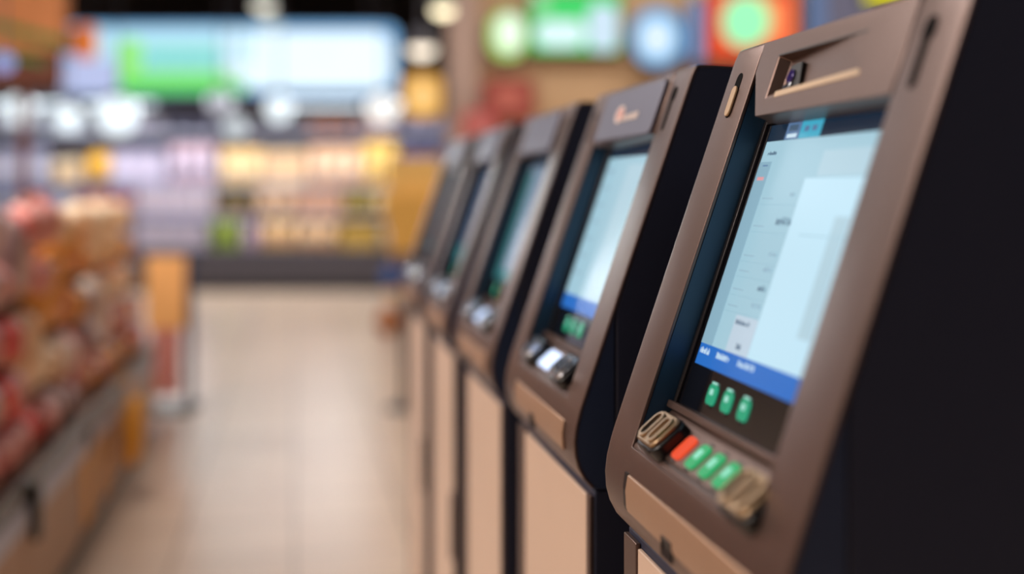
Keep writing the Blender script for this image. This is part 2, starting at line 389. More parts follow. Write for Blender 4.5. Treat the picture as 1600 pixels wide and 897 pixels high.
    # ---- keys and readers on the ledge
    if style == 'near':
        reader(root, 0.135, 0.0345)
        for u, m_ in ((0.182, 'key_red'), (0.2195, 'key_green'), (0.2545, 'key_green'), (0.289, 'key_green')):
            bm = bmesh.new()
            prism(bm, rrect(u, 0.0310, 0.0215, 0.028, 0.006), L, 0.0022, 0.0046, 0)
            if m_ == 'key_green':
                prism(bm, rrect(u - 0.001, 0.029, 0.009, 0.011, 0.003), L, 0.0046, 0.0052, 1)
                prism(bm, rrect(u, 0.0472, 0.010, 0.0022, 0.001), L, 0.0022, 0.0030, 2)
                prism(bm, rrect(u, 0.0142, 0.010, 0.0018, 0.0008), L, 0.0022, 0.0030, 2)
            else:
                prism(bm, rrect(u, 0.0472, 0.009, 0.0022, 0.001), L, 0.0022, 0.0030, 2)
            link('lit_key', bm, [M[m_], M['key_mark'], M['dark']], root)
        reader(root, 0.367, 0.0385, size=1.12, name='receipt_slot')
    else:
        reader(root, 0.132, 0.0335, glowing=True)
        for u in ((0.19, 0.225) if style != 'fifth' else (0.19,)):
            bm = bmesh.new(); prism(bm, rrect(u, 0.031, 0.030, 0.032, 0.009), L, 0.0022, 0.0065); link('lit_key', bm, M['key_white'], root, bevel=0.001)
        reader(root, 0.33, 0.0335, glowing=True, size=1.15, name='receipt_slot')
    # ---- chin door
    cp = [p for p in [(0.3405, -0.286)] + CHIN[1:5]]
    cp = [(0.3365, -0.288), (0.3345, -0.305), (0.3355, -0.322), (0.3365, -0.326)]
    op = [(0.3340, -0.2890), (0.3315, -0.305), (0.3325, -0.322), (0.3345, -0.327)]
    poly = cp + op[::-1]
    bm = bmesh.new(); prism(bm, poly, lambda a, b, d: K(a, d, b), 0.088, UR + 0.02); dr_ = link('lower_door', bm, M['door_bounce'], root, bevel=0.0012)
    gp = [(x - 0.0020, z) for x, z in cp]; gp2 = [(x + 0.001, z) for x, z in cp]
    bm = bmesh.new(); prism(bm, gp2 + gp[::-1], lambda a, b, d: K(a, d, b), 0.077, 0.0875); link('door_gap', bm, M['dark'], root)
    bm = bmesh.new(); prism(bm, [(0.3315, -0.334), (0.334, -0.315), (0.3312, -0.316), (0.3345, -0.335)], lambda a, b, d: K(a, d, b), 0.205, 0.232); link('latch', bm, M['dark'], dr_)
    # ---- pedestal
    px0, px1, zt = 0.361, 0.84, -0.3665
    bm = bmesh.new(); vs = box(bm, px0 - X0, px1 - X0, -W / 2 + 0.002, W / 2 - 0.002, 0.06, ZC + zt); ped = link('pedestal', bm, M['black_side'], root, bevel=0.002)
    bm = bmesh.new()
    box(bm, px0 - 0.006 - X0, px0 - 0.0002 - X0, W / 2 - 0.048, W / 2 - 0.003, 0.065, ZC + zt - 0.006)
    box(bm, px0 - 0.006 - X0, px0 - 0.0002 - X0, -W / 2 + 0.003, -W / 2 + 0.020, 0.065, ZC + zt - 0.006)
    link('pedestal_trim', bm, M['taupe'], ped, bevel=0.0012)
    bm = bmesh.new(); box(bm, px0 - 0.005 - X0, px0 - 0.0002 - X0, -W / 2 + 0.024, W / 2 - 0.052, 0.065, ZC + zt - 0.010); dd = link('front_door', bm, M['tan_panel'], ped, bevel=0.0012)
    bm = bmesh.new(); box(bm, px0 - 0.010 - X0, px0 - 0.0052 - X0, -W / 2 + 0.04, -W / 2 + 0.052, 0.55, 0.70); link('handle', bm, M['bezel'], dd, bevel=0.001)
    bm = bmesh.new(); box(bm, px0 + 0.03 - X0, px1 - 0.03 - X0, -W / 2 + 0.02, W / 2 - 0.02, 0.0, 0.0598); link('plinth', bm, M['dark'], root)
    return root

KL = [('near', 'nearest brown-framed kiosk with glowing pale screen, camera scoop and red and green keys'),
      ('second', 'second brown-framed kiosk with grey header plate bearing a small red and white logo'),
      ('third', 'third kiosk along the row, blurred, with grey-blue and teal screen'),
      ('fourth', 'fourth kiosk along the row, strongly blurred, with a dim slate screen'),
      ('fifth', 'farthest kiosk at the end of the row, dark screen, next to the yellow display')]
for i, (st, lb) in enumerate(KL):
    k = make_kiosk(lb, st)
    k.location = (X0, 0.76 + W / 2 + 0.605 * i, 0)

# ------------------------------------------------------------------ ROOM SHELL
def quadB(bm, l0, l1, d0, d1, z0, z1, mi=0):
    vs = [bm.verts.new(B(l, d, z)) for l in (l0, l1) for d in (d0, d1) for z in (z0, z1)]
    for a in ((0, 1, 3, 2), (4, 6, 7, 5), (0, 4, 5, 1), (2, 3, 7, 6), (0, 2, 6, 4), (1, 5, 7, 3)):
        f = bm.faces.new([vs[i] for i in a]); f.material_index = mi
LW, RW, D0, D1, HC = -9.5, 6.5, -3.5, 18.6, 4.9
fm = bpy.data.materials.new('floor_tiles'); fm.use_nodes = True
nt = fm.node_tree; b = nt.nodes['Principled BSDF']
tc = nt.nodes.new('ShaderNodeTexCoord'); br = nt.nodes.new('ShaderNodeTexBrick')
br.offset = 0.0; br.inputs['Scale'].default_value = 1.0; br.inputs['Brick Width'].default_value = 0.45; br.inputs['Row Height'].default_value = 0.45
br.inputs['Mortar Size'].default_value = 0.006
br.inputs['Color1'].default_value = srgb(226, 200, 176); br.inputs['Color2'].default_value = srgb(218, 191, 168); br.inputs['Mortar'].default_value = srgb(158, 136, 118)
nt.links.new(tc.outputs['Object'], br.inputs['Vector'])
nz = nt.nodes.new('ShaderNodeTexNoise'); nz.inputs['Scale'].default_value = 1.3; nz.inputs['Detail'].default_value = 5
nt.links.new(tc.outputs['Object'], nz.inputs['Vector'])
mx = nt.nodes.new('ShaderNodeMix'); mx.data_type = 'RGBA'; mx.blend_type = 'MULTIPLY'; mx.inputs['Factor'].default_value = 0.25
nt.links.new(br.outputs['Color'], mx.inputs['A']); nt.links.new(nz.outputs['Fac'], mx.inputs['B'])
nt.links.new(mx.outputs['Result'], b.inputs['Base Color']); b.inputs['Roughness'].default_value = 0.32
bm = bmesh.new(); quadB(bm, LW, RW, D0, D1, -0.05, 0.0); struct('floor', bm, fm)
M['ceil'] = mat('dark_ceiling', srgb(30, 25, 26), 0.9); M['wall_dark'] = mat('wall_dark_paint', srgb(58, 50, 50), 0.8, scale=2)
M['wall_warm'] = mat('wall_warm_paint', srgb(200, 176, 150), 0.8, scale=2)
bm = bmesh.new(); quadB(bm, LW, RW, D0, D1, HC, HC + 0.1); struct('ceiling', bm, M['ceil'])
bm = bmesh.new(); quadB(bm, LW, RW, D1, D1 + 0.1, 0, HC); struct('wall_back', bm, M['wall_dark'])
bm = bmesh.new(); quadB(bm, LW - 0.1, LW, D0, D1, 0, HC); struct('wall_left', bm, M['wall_warm'])
bm = bmesh.new(); quadB(bm, RW, RW + 0.1, D0, D1, 0, HC); struct('wall_right', bm, M['wall_warm'])
bm = bmesh.new(); quadB(bm, LW, RW, D0 - 0.1, D0, 0, HC); struct('wall_front', bm, M['wall_dark'])
# beige shop front on the right, square to the far wall
M['sf_beige'] = mat('shopfront_beige', srgb(214, 178, 138), 0.7, scale=3)
M['sf_pink'] = mat('shopfront_pinkish', srgb(200, 172, 158), 0.7, scale=3)
SD = 13.4
bm = bmesh.new(); quadB(bm, lat_of(748, SD), RW, SD, SD + 0.15, 0, HC); o = struct('wall_inner', bm, M['sf_beige'])
bm = bmesh.new(); quadB(bm, lat_of(700, SD), lat_of(748, SD) - 0.002, SD - 0.15, SD + 0.2, 0, HC); struct('trim_1', bm, M['sf_pink'])

def placedB(name, label, cat, lat, dep, z, group=None):
    p = B(lat, dep, z); return thing(name, label, cat, p, -TH, group)

# ------------------------------------------------------------------ FAR RACK
RD = 16.0
rk = placedB('shelf_rack', 'long dark display rack of stocked shelves along the back wall under the wide sign', 'shelf rack', lat_of(330, RD), RD, 0)
M['rack_dark'] = mat('rack_dark_metal', srgb(86, 84, 94), 0.5, 0.1); M['rack_shelf'] = mat('rack_shelf_grey', srgb(120, 118, 128), 0.4, 0.3)
M['rack_back'] = mat('rack_back_panel', srgb(140, 136, 148), 0.6); M['strip'] = mat('price_strip', srgb(170, 175, 195), 0.4)
M['tube'] = glow('light_tube', (225, 240, 250), 2.0)
rl0, rl1 = lat_of(-60, RD) - lat_of(330, RD), lat_of(700, RD) - lat_of(330, RD)
def part(name, m, par, *boxes, bevel=0.0):
    bm = bmesh.new()
    for q in boxes: box(bm, *q)
    return link(name, bm, m, par, bevel=bevel)
part('base', M['rack_dark'], rk, (rl0, rl1, 0.0, 0.95, 0.12, 0.60), bevel=0.02)
part('kick_plinth', M['black'], rk, (rl0 + .02, rl1 - .02, 0.06, 0.95, 0.0, 0.1195))
part('back_panel', M['rack_back'], rk, (rl0, rl1, 0.90, 0.95, 0.601, 2.72))
for a in (rl0, rl1 - 0.06): part('end_panel', M['rack_dark'], rk, (a, a + 0.06, 0.15, 0.899, 0.601, 2.72))
part('canopy', M['rack_dark'], rk, (rl0, rl1, 0.05, 0.95, 2.7205, 2.80), bevel=0.01)
SH = [(0.601, 0.02), (1.06, 0.20), (1.50, 0.30), (2.24, 0.40)]
for k, (z, y) in enumerate(SH[1:]):
    s_ = part('shelf', M['rack_shelf'], rk, (rl0 + 0.062, rl1 - 0.062, y, 0.899, z - 0.035, z))
    part('price_strip', M['strip'], s_, (rl0 + 0.062, rl1 - 0.062, y - 0.012, y - 0.001, z - 0.05, z + 0.01))
for (a, b_) in ((-3.3, -2.1), (-1.9, -0.9), (0.75, 2.05), (2.15, 2.9)):
    part('light_tube', M['tube'], rk, (a, b_, 0.30, 0.36, 2.60, 2.66), bevel=0.02)

# product prototypes -------------------------------------------------
def proto_carton(w, d, h, m1, m2):
    bm = bmesh.new(); box(bm, -w / 2, w / 2, -d / 2, d / 2, 0, h, 0)
    box(bm, -w / 2 - .001, w / 2 + .001, -d / 2 - .002, d / 2, h * .3, h * .62, 1)
    box(bm, -w * .3, w * .3, -d / 2 - .003, -d / 2 - .0015, h * .7, h * .86, 1); return bm, [m1, m2]
def proto_bottle(w, d, h, m1, m2):
    bm = bmesh.new(); r = w / 2
    lathe(bm, [(r * .8, 0), (r, .01), (r, h * .6), (r * .9, h * .7), (r * .35, h * .85), (r * .32, h * .9)], n=14)
    lathe(bm, [(r * 1.01, h * .2), (r * 1.01, h * .5)], n=14, mi=1); lathe(bm, [(r * .42, h * .9), (r * .42, h)], n=12, mi=1); return bm, [m1, m2]
def proto_pouch(w, d, h, m1, m2):
    bm = bmesh.new(); N = 8; rows = []
    for j in range(N + 1):
        t = j / N; dd = d / 2 * max(0.06, math.sin(PI * min(1, t * 1.05 + .12)) ** .6 if t < .85 else .1)
        ww = w / 2 * (0.94 + 0.06 * math.cos(2 * PI * t))
        rows.append([bm.verts.new((ww * math.cos(2 * PI * k / 14), dd * math.sin(2 * PI * k / 14), h * t)) for k in range(14)])
    for a, b2 in zip(rows, rows[1:]):
        for k in range(14):
            f = bm.faces.new((a[k], a[(k + 1) % 14], b2[(k + 1) % 14], b2[k])); f.material_index = 1 if rows.index(a) in (3, 4) else 0
    bm.faces.new(rows[0][::-1]); bm.faces.new(rows[-1]); return bm, [m1, m2]
def proto_tub(w, d, h, m1, m2):
    bm = bmesh.new(); r = w / 2
    lathe(bm, [(r * .8, 0), (r * .95, h * .85)], n=16); lathe(bm, [(r, h * .85), (r, h * .95), (r * .95, h)], n=16, mi=1); return bm, [m1, m2]
PROT = {'carton': (proto_carton, 'carton', 'carton'), 'bottle': (proto_bottle, 'bottle', 'bottle'), 'pouch': (proto_pouch, 'pouch', 'packet'), 'tub': (proto_tub, 'tub', 'tub')}
pm = {}
def cm_(rgb):
    if rgb not in pm: pm[rgb] = mat('wrap_%d_%d_%d' % rgb, srgb(*rgb), 0.45, var=0.1)
    return pm[rgb]
# tier, px range, kind, w,h, colour, band colour, colour word
RUNS = [
 (3, -40, 50, 'carton', .20, .30, (150, 160, 190), (220, 225, 235), 'blue-grey'),
 (3, 58, 120, 'bottle', .14, .36, (190, 215, 230), (240, 240, 245), 'pale blue'),
 (3, 160, 240, 'carton', .18, .24, (140, 150, 185), (225, 215, 225), 'slate blue'),
 (3, 245, 330, 'pouch', .22, .30, (108, 112, 140), (150, 150, 180), 'dark grey'),
 (3, 470, 540, 'pouch', .24, .20, (215, 120, 70), (235, 180, 140), 'orange'),
 (3, 548, 612, 'tub', .20, .20, (225, 170, 160), (240, 220, 210), 'salmon'),
 (2, -40, 55, 'carton', .22, .48, (160, 165, 200), (215, 215, 230), 'lilac-blue'),
 (2, 62, 110, 'tub', .26, .34, (235, 205, 160), (245, 235, 210), 'cream'),
 (2, 160, 245, 'carton', .22, .46, (180, 178, 210), (215, 205, 225), 'lilac'),
 (2, 250, 325, 'pouch', .25, .56, (205, 175, 190), (185, 185, 210), 'dusty pink'),
 (2, 332, 400, 'pouch', .27, .50, (245, 205, 140), (250, 225, 185), 'cream-yellow'),
 (2, 404, 470, 'carton', .22, .46, (240, 215, 180), (235, 185, 140), 'cream'),
 (2, 474, 560, 'pouch', .26, .52, (238, 190, 150), (240, 215, 190), 'peach'),
 (2, 562, 615, 'pouch', .27, .60, (250, 200, 95), (250, 220, 150), 'bright yellow'),
 (1, -40, 100, 'carton', .22, .34, (110, 125, 170), (190, 195, 215), 'dusky blue'),
 (1, 110, 200, 'bottle', .15, .36, (170, 60, 70), (190, 190, 215), 'dark red'),
 (1, 205, 326, 'carton', .24, .38, (195, 180, 200), (215, 205, 215), 'pale lilac'),
 (1, 330, 388, 'tub', .24, .30, (150, 120, 95), (120, 130, 60), 'brown'),
 (1, 392, 455, 'pouch', .25, .36, (215, 170, 135), (225, 195, 160), 'tan'),
 (1, 458, 530, 'carton', .25, .34, (228, 185, 155), (215, 165, 145), 'pinkish tan'),
 (1, 533, 575, 'pouch', .2, .34, (150, 130, 50), (190, 165, 80), 'olive'),
 (1, 578, 612, 'pouch', .22, .36, (215, 180, 120), (225, 200, 150), 'sand'),
 (3, 622, 690, 'carton', .22, .30, (120, 118, 160), (150, 150, 190), 'dusk purple'),
 (2, 622, 690, 'carton', .24, .50, (80, 82, 140), (120, 115, 165), 'deep blue-purple'),
 (1, 620, 690, 'carton', .24, .34, (150, 130, 130), (190, 150, 100), 'brownish'),
 (0, 620, 690, 'carton', .24, .34, (140, 125, 130), (170, 150, 140), 'greyish brown'),
 (0, 100, 205, 'carton', .25, .30, (175, 150, 160), (190, 180, 200), 'mauve'),
 (0, 210, 320, 'carton', .26, .36, (190, 185, 212), (215, 210, 230), 'lavender'),
 (0, 326, 372, 'tub', .22, .36, (165, 195, 85), (190, 210, 120), 'green'),
 (0, 375, 400, 'bottle', .14, .38, (200, 175, 205), (220, 200, 220), 'mauve-pink'),
 (0, 404, 460, 'pouch', .26, .38, (238, 200, 140), (235, 185, 150), 'cream'),
 (0, 463, 525, 'pouch', .27, .36, (235, 190, 145), (240, 210, 170), 'light tan'),
 (0, 530, 590, 'carton', .2, .34, (215, 175, 70), (225, 195, 110), 'mustard yellow'),
 (0, 592, 614, 'pouch', .2, .3, (190, 180, 165), (205, 195, 180), 'greyish'),
]
TW = ['lowest', 'second lowest', 'second highest', 'top']
root_lat = lat_of(330, RD)
for (t, p0, p1, kd, w, h, c1, c2, word) in RUNS:
    fn, nm, cat = PROT[kd]; z, y = SH[t]
    l0, l1 = lat_of(p0, RD), lat_of(p1, RD); n = max(1, round((l1 - l0) / (w * 1.01)))
    first = None
    lab = '%s %s on the %s shelf of the far rack under the wide sign' % (word, cat, TW[t])
    for k in range(n):
        if first is None:
            bm, ms = fn(w, 0.2, h, cm_(c1), cm_(c2)); first = link(nm, bm, ms, smooth=(kd != 'carton')); o = first
        else:
            o = first.copy(); C.objects.link(o)
        tag(o, lab, cat, '%s %ss on the %s shelf of the far rack' % (word, cat, TW[t]))
        o.location = B(l0 + (k + .5) * (l1 - l0) / n, RD + y + 0.125 + (0.0 if k % 3 else 0.01), z + 0.001); o.rotation_euler = (0, 0, -TH + random.uniform(-.03, .03)); o.scale = (min(1.15, (l1 - l0) / n / w * .95), .98, 1)

# yellow round item and its neighbour high on the left
def sphere_bm(r, sub=3, sq=(1, 1, 1), amp=0.0, seed=0, dz=0.0):
    bm = bmesh.new(); bmesh.ops.create_icosphere(bm, subdivisions=sub, radius=r)
    for v in bm.verts:
        n = noise.noise(v.co / r * 1.6 + Vector((seed * 7.3, seed, 0))) * amp * r if amp else 0
        d = v.co.normalized(); v.co = v.co + d * n; v.co.x *= sq[0]; v.co.y *= sq[1]; v.co.z *= sq[2]; v.co.z += dz
    return bm
bm = sphere_bm(0.21, 3, (1, 1, 1.1), 0, 0, 0.231); lathe(bm, [(.05, .0), (.06, .02)], n=12); o = link('melon', bm, mat('yellow_melon', srgb(248, 185, 60), .4, var=.15, scale=8), smooth=True)
tag(o, 'round yellow ball-like item on the far rack between lilac and cream goods', 'yellow ball'); o.location = B(lat_of(136, RD), RD + .55, 1.501)
o.name = 'yellow_ball'

# big back-lit sign over the rack -------------------------------------
def rounded_panel(bm, w, h, r, y0, y1, cx=0, cz=0, mi=0):
    prism(bm, rrect(cx, cz, w, h, r, 6), lambda a, b2, d: Vector((a, d, b2)), y0, y1, mi)
SL0, SL1 = lat_of(92, 15.75), lat_of(621, 15.75); sw_ = SL1 - SL0; sz0, sz1 = z_of(147, 15.75), z_of(38, 15.75); sh_ = sz1 - sz0
sg = placedB('backlit_sign', 'wide glowing white, blue and green sign above the back rack', 'sign', (SL0 + SL1) / 2, 15.75, (sz0 + sz1) / 2)
bm = bmesh.new(); rounded_panel(bm, sw_ + .06, sh_ + .06, .17, 0.0, .22); link('casing', bm, M['rack_dark'], sg, bevel=.01)
G = {k: glow('sign_' + k, c, e) for k, c, e in (('white', (226, 244, 253), 1.15), ('blue', (120, 185, 240), 1.0), ('lav', (190, 200, 240), .95), ('orange', (235, 125, 50), .9), ('green', (90, 220, 110), .95), ('lime', (150, 240, 120), 1.0), ('aqua', (150, 228, 222), 1.0), ('ice', (185, 228, 246), 1.05), ('brown', (150, 90, 70), .7))}
bm = bmesh.new(); rounded_panel(bm, sw_, sh_, .15, -.012, -.001); fc = link('light_panel', bm, G['blue'], sg)
gx = lambda px: lat_of(px, 15.75) - (SL0 + SL1) / 2
gz = lambda py: z_of(py, 15.75) - (sz0 + sz1) / 2
def gpanel(name, m, x0, x1, y0, y1, lv, r=.04):
    bm = bmesh.new(); rounded_panel(bm, gx(x1) - gx(x0), gz(y0) - gz(y1), min(r, (gz(y0) - gz(y1)) * .49), -.012 - .004 * lv, -.012 - .004 * lv + .003, (gx(x0) + gx(x1)) / 2, (gz(y0) + gz(y1)) / 2)
    return link(name, bm, m, fc)
gpanel('graphic_panel', G['white'], 340, 612, 50, 138, 1, .2)
gpanel('graphic_panel', G['ice'], 150, 400, 46, 100, 1, .05)
gpanel('graphic_panel', G['lav'], 94, 184, 92, 145, 1, .08)
gpanel('graphic_panel', G['aqua'], 225, 345, 68, 122, 2, .05)
gpanel('graphic_panel', G['lime'], 188, 222, 62, 145, 3, .06)
gpanel('graphic_panel', G['lime'], 215, 360, 112, 128, 3, .06)
gpanel('graphic_panel', G['green'], 192, 385, 126, 146, 4, .06)
gpanel('graphic_panel', G['orange'], 118, 152, 40, 92, 2, .08)
gpanel('graphic_panel', G['brown'], 98, 122, 44, 84, 3, .04)
bm = bmesh.new(); rn = random.Random(5)
for k in range(9):          # faint word in soft strokes
    a = gx(228 + k * 15); w_ = .085; h_ = rn.choice((.16, .22))
    prism(bm, rrect(a + .012, gz(96) , .024, h_, .008), lambda p, q, d: Vector((p, d, q)), -.0285, -.0255)
    prism(bm, rrect(a + w_ / 2, gz(96) + rn.choice((-.05, .03)), w_, .026, .008), lambda p, q, d: Vector((p, d, q)), -.0285, -.0255)
    if k % 2: prism(bm, rrect(a + w_ - .012, gz(99), .024, h_ * .7, .008), lambda p, q, d: Vector((p, d, q)), -.0285, -.0255)
link('lettering', bm, glow('sign_letter', (120, 205, 215), .9), fc)
for a in (-1.9, 1.9):
    part('hanging_rod', M['rack_dark'], sg, (a - .015, a + .015, .08, .11, sh_ / 2 + .031, HC - sg.location.z))

# ------------------------------------------------------------------ LAMPS IN VIEW
def globe_lamp(px, py, dep, r, label, rgb=(235, 245, 252), es=2.6):
    z = z_of(py, dep); t = placedB('globe_lamp', label, 'lamp', lat_of(px, dep), dep, z, None)
    link('globe', sphere_bm(r, 3), glow('globe_glow_%d_%d' % (px, py), rgb, es), t, smooth=True)
    bm = bmesh.new(); lathe(bm, [(r * .5, r * .9), (r * .35, r * 1.25), (.012, r * 1.35), (.012, HC - z)], n=14); link('cord', bm, M['rack_dark'], t)
    return t
GL = [(32, 172, 15.2, .20, 'leftmost white globe lamp glowing below the dark canopy'),
      (106, 186, 15.3, .16, 'white globe lamp glowing under the left end of the wide sign'),
      (184, 181, 15.0, .25, 'large bright white globe lamp below the green corner of the wide sign'),
      (344, 160, 15.4, .16, 'soft white globe lamp just under the end of the green band'),
      (368, 200, 15.0, .14, 'small white globe lamp hanging lowest above the cream packets'),
      (436, 170, 15.2, .17, 'bright white globe lamp below the middle of the wide sign'),
      (598, 170, 15.2, .20, 'warm white globe lamp beside the yellow light box')]
for (px, py, d, r, lb) in GL: globe_lamp(px, py, d, r, lb, (238, 236, 232) if px == 598 else (232, 244, 250) if px != 344 else (210, 212, 225), .8 if px in (344, 368) else 1.4)
def downlight(px, py, dep, r, label, rgb, es):
    z = z_of(py, dep); t = placedB('ceiling_spot', label, 'ceiling light', lat_of(px, dep), dep, z)
    bm = bmesh.new(); lathe(bm, [(r, -.004), (r, .0)], n=24); lathe(bm, [(r * .95, -.03), (r, -.004)], n=24)
    link('lens', bm, glow('spot_%d' % px, rgb, es), t)
    bm = bmesh.new(); lathe(bm, [(r * 1.06, .0005), (r * 1.08, .05), (r * .7, .16), (.03, .2), (.015, .21), (.015, HC - z)], n=24); link('shade', bm, M['rack_dark'], t)
    # visible glowing underside dome
    link('diffuser', sphere_bm(r * .9, 3, (1, 1, .55), 0, 0, -.02), glow('spotd_%d' % px, rgb, es), t, smooth=True)
downlight(412, 8, 12.0, .11, 'dangling pale spot lamp above the middle of the wide sign', (215, 212, 195), 2.2)
downlight(425, 36, 13.6, .11, 'faint spot lamp touching the top edge of the wide sign', (205, 225, 225), 1.1)
downlight(692, 14, 9.0, .085, 'small warm spot lamp highest on the right of the dark ceiling', (250, 235, 195), 3.0)
downlight(659, 76, 11.0, .13, 'large cream spot lamp above the yellow light box', (235, 220, 200), 2.6)
# yellow light box
def light_box(name, label, px0, px1, py0, py1, dep, rgb, es, r, thick=.16, extra=()):
    w = lat_of(px1, dep) - lat_of(px0, dep); h = z_of(py0, dep) - z_of(py1, dep)
    t = placedB(name, label, 'sign', lat_of((px0 + px1) / 2, dep), dep, z_of((py0 + py1) / 2, dep))
    bm = bmesh.new(); rounded_panel(bm, w + .04, h + .04, min(r + .02, min(w, h) * .5), 0, thick); link('casing', bm, M['rack_dark'], t, bevel=.006)
    bm = bmesh.new(); rounded_panel(bm, w, h, min(r, min(w, h) * .499), -.012, -.001); f = link('light_panel', bm, glow(name + '_%d' % px0, rgb, es), t)
    for i, (a0, a1, b0, b1, c, e, rr) in enumerate(extra):
        ww = lat_of(a1, dep) - lat_of(a0, dep); hh = z_of(b0, dep) - z_of(b1, dep)
        bm = bmesh.new(); rounded_panel(bm, ww, hh, min(rr, min(ww, hh) * .499), -.018 - .004 * i, -.0125, lat_of((a0 + a1) / 2, dep) - t_lat(px0, px1, dep), z_of((b0 + b1) / 2, dep) - z_of((py0 + py1) / 2, dep))
        link('graphic_panel', bm, glow(name + '_%d_%d' % (px0, i), c, e), f)
    return t
def t_lat(p0, p1, dep): return lat_of((p0 + p1) / 2, dep)
t = light_box('yellow_light_box', 'square glowing amber light box hanging right of the wide sign', 630, 690, 116, 184, 13.0, (245, 180, 80), .9, .12, extra=((645, 676, 130, 172, (255, 210, 135), 1.0, .1),))
part('hanging_rod', M['rack_dark'], t, (-.012, .012, .07, .09, .27, HC - t.location.z))
# shop-front signs on the beige wall
WD = SD - .2
light_box('green_sign', 'bright green and white shop-front sign with pale blobs on the beige wall', 830, 968, -12, 82, WD, (65, 210, 105), 1.0, .05, extra=((836, 915, 32, 74, (215, 240, 245), 1.1, .15), (918, 966, 8, 80, (205, 228, 245), 1.0, .12), (834, 858, -10, 22, (150, 215, 160), 1.0, .08)))
light_box('lime_lamp_sign', 'glowing lime-white blurred sign at the left end of the shop front', 764, 822, 18, 92, WD, (185, 232, 120), .95, .2, extra=((776, 816, 24, 80, (232, 252, 232), 1.15, .2),))
light_box('round_blue_sign', 'round glowing light-blue sign between the green sign and the red one', 988, 1066, 14, 104, WD - .1, (105, 180, 235), 1.0, .33, extra=((1000, 1052, 30, 90, (215, 235, 250), 1.05, .25),))
light_box('slate_strip_sign', 'narrow grey-blue upright panel beside the round blue sign', 1076, 1098, 0, 98, WD, (140, 165, 215), .7, .05)
light_box('red_sign', 'square orange-red sign with a pale green disc in its middle', 1106, 1244, -14, 92, WD - .05, (235, 85, 48), .95, .03, extra=((1190, 1242, 0, 70, (250, 120, 75), 1.0, .05), (1150, 1210, -8, 66, (235, 200, 120), 1.0, .3), (1128, 1200, -6, 74, (150, 240, 180), 1.15, .3)))
light_box('grey_poster_board', 'grey-lilac board high on the shop front behind the nearest kiosk', 1262, 1370, -30, 95, WD, (135, 130, 150), .55, .03, extra=((1262, 1290, -30, 95, (120, 145, 190), .6, .03),))
light_box('yellow_strip_sign', 'small yellow-green sign peeping over the top of the nearest kiosk', 1352, 1420, -30, 6, WD - .3, (225, 215, 40), 1.0, .03)
# dark red board and pink ball shape
def board(name, label, px0, px1, py0, py1, dep, m, m2, cat, r=.1):
    w = lat_of(px1, dep) - lat_of(px0, dep); h = z_of(py0, dep) - z_of(py1, dep)
    t = placedB(name, label, cat, lat_of((px0 + px1) / 2, dep), dep, z_of((py0 + py1) / 2, dep))
    bm = bmesh.new(); rounded_panel(bm, w, h, r, 0, .08); link('board', bm, m, t, bevel=.01)
    bm = bmesh.new(); rounded_panel(bm, w * .62, h * .6, min(.12, h * .29), -.015, -.001); link('emblem', bm, m2, t, bevel=.004)
    part('wall_bracket', M['rack_dark'], t, (-.03, .03, .081, max(.1, SD - dep - .001), -.03, .03))
    return t
board('red_board', 'dull red square board with a paler centre on the shop front', 752, 836, 122, 188, WD, mat('dull_red', srgb(165, 72, 62), .6), mat('dusty_red', srgb(215, 120, 105), .6), 'sign')
board('pink_board', 'pinkish-red board below the dull red one, above the far kiosks', 722, 778, 172, 225, WD - .3, mat('pinkish_red', srgb(212, 96, 96), .6), mat('pale_pink', srgb(225, 140, 135), .6), 'sign')

# ------------------------------------------------------------------ PEOPLE-FREE MIDGROUND: yellow bin display, queue post
YD = 11.6
M['yel'] = mat('yellow_card', srgb(248, 190, 92), .55, var=.12, scale=5); M['yel2'] = mat('yellow_card_light', srgb(252, 208, 125), .55)
yd = placedB('yellow_display_stand', 'yellow cardboard display stand tapering down, beyond the farthest kiosk', 'display stand', lat_of(640, YD), YD, 0)
bm = bmesh.new()
def taper(bm, x0, x1, X0_, X1_, y0, y1, z0, z1, mi=0):      # lower/upper x ranges
    v = [bm.verts.new(q) for q in ((x0, y0, z0), (x1, y0, z0), (x1, y1, z0), (x0, y1, z0), (X0_, y0, z1), (X1_, y0, z1), (X1_, y1, z1), (X0_, y1, z1))]
    for a in ((3, 2, 1, 0), (4, 5, 6, 7), (0, 1, 5, 4), (1, 2, 6, 5), (2, 3, 7, 6), (3, 0, 4, 7)): bm.faces.new([v[i] for i in a]).material_index = mi
taper(bm, -.20, .30, -.28, .34, 0, .45, .78, 1.36); link('bin', bm, M['yel'], yd, bevel=.01)
part('header_card', M['yel2'], yd, (-.26, .30, .30, .34, 1.3605, 1.76), bevel=.01)
part('foot_panel', mat('stand_grey', srgb(150, 128, 112), .6), yd, (-.12, .28, .05, .40, 0, .34), bevel=.01)
part('tray', M['yel'], yd, (-.24, .30, .0, .44, .34, .40), bevel=.008)
part('corner_post', M['yel'], yd, (-.2, -.17, .38, .41, .401, .779), (.25, .28, .38, .41, .401, .779))
for nm, lb, ct, px, r, col, zz in (('blue_ball', 'deep blue ball on the tray of the yellow display stand', 'ball', 612, .125, (30, 90, 175), .41), ('purple_ball', 'purple ball on the tray of the yellow display stand', 'ball', 655, .11, (90, 60, 120), .41)):
    o = link(nm, sphere_bm(r, 3, (1, 1, 1), 0, 0, r), mat(nm + '_skin', srgb(*col), .4), smooth=True); tag(o, lb, ct); o.location = B(lat_of(px, YD) , YD + .17, zz - .0095)
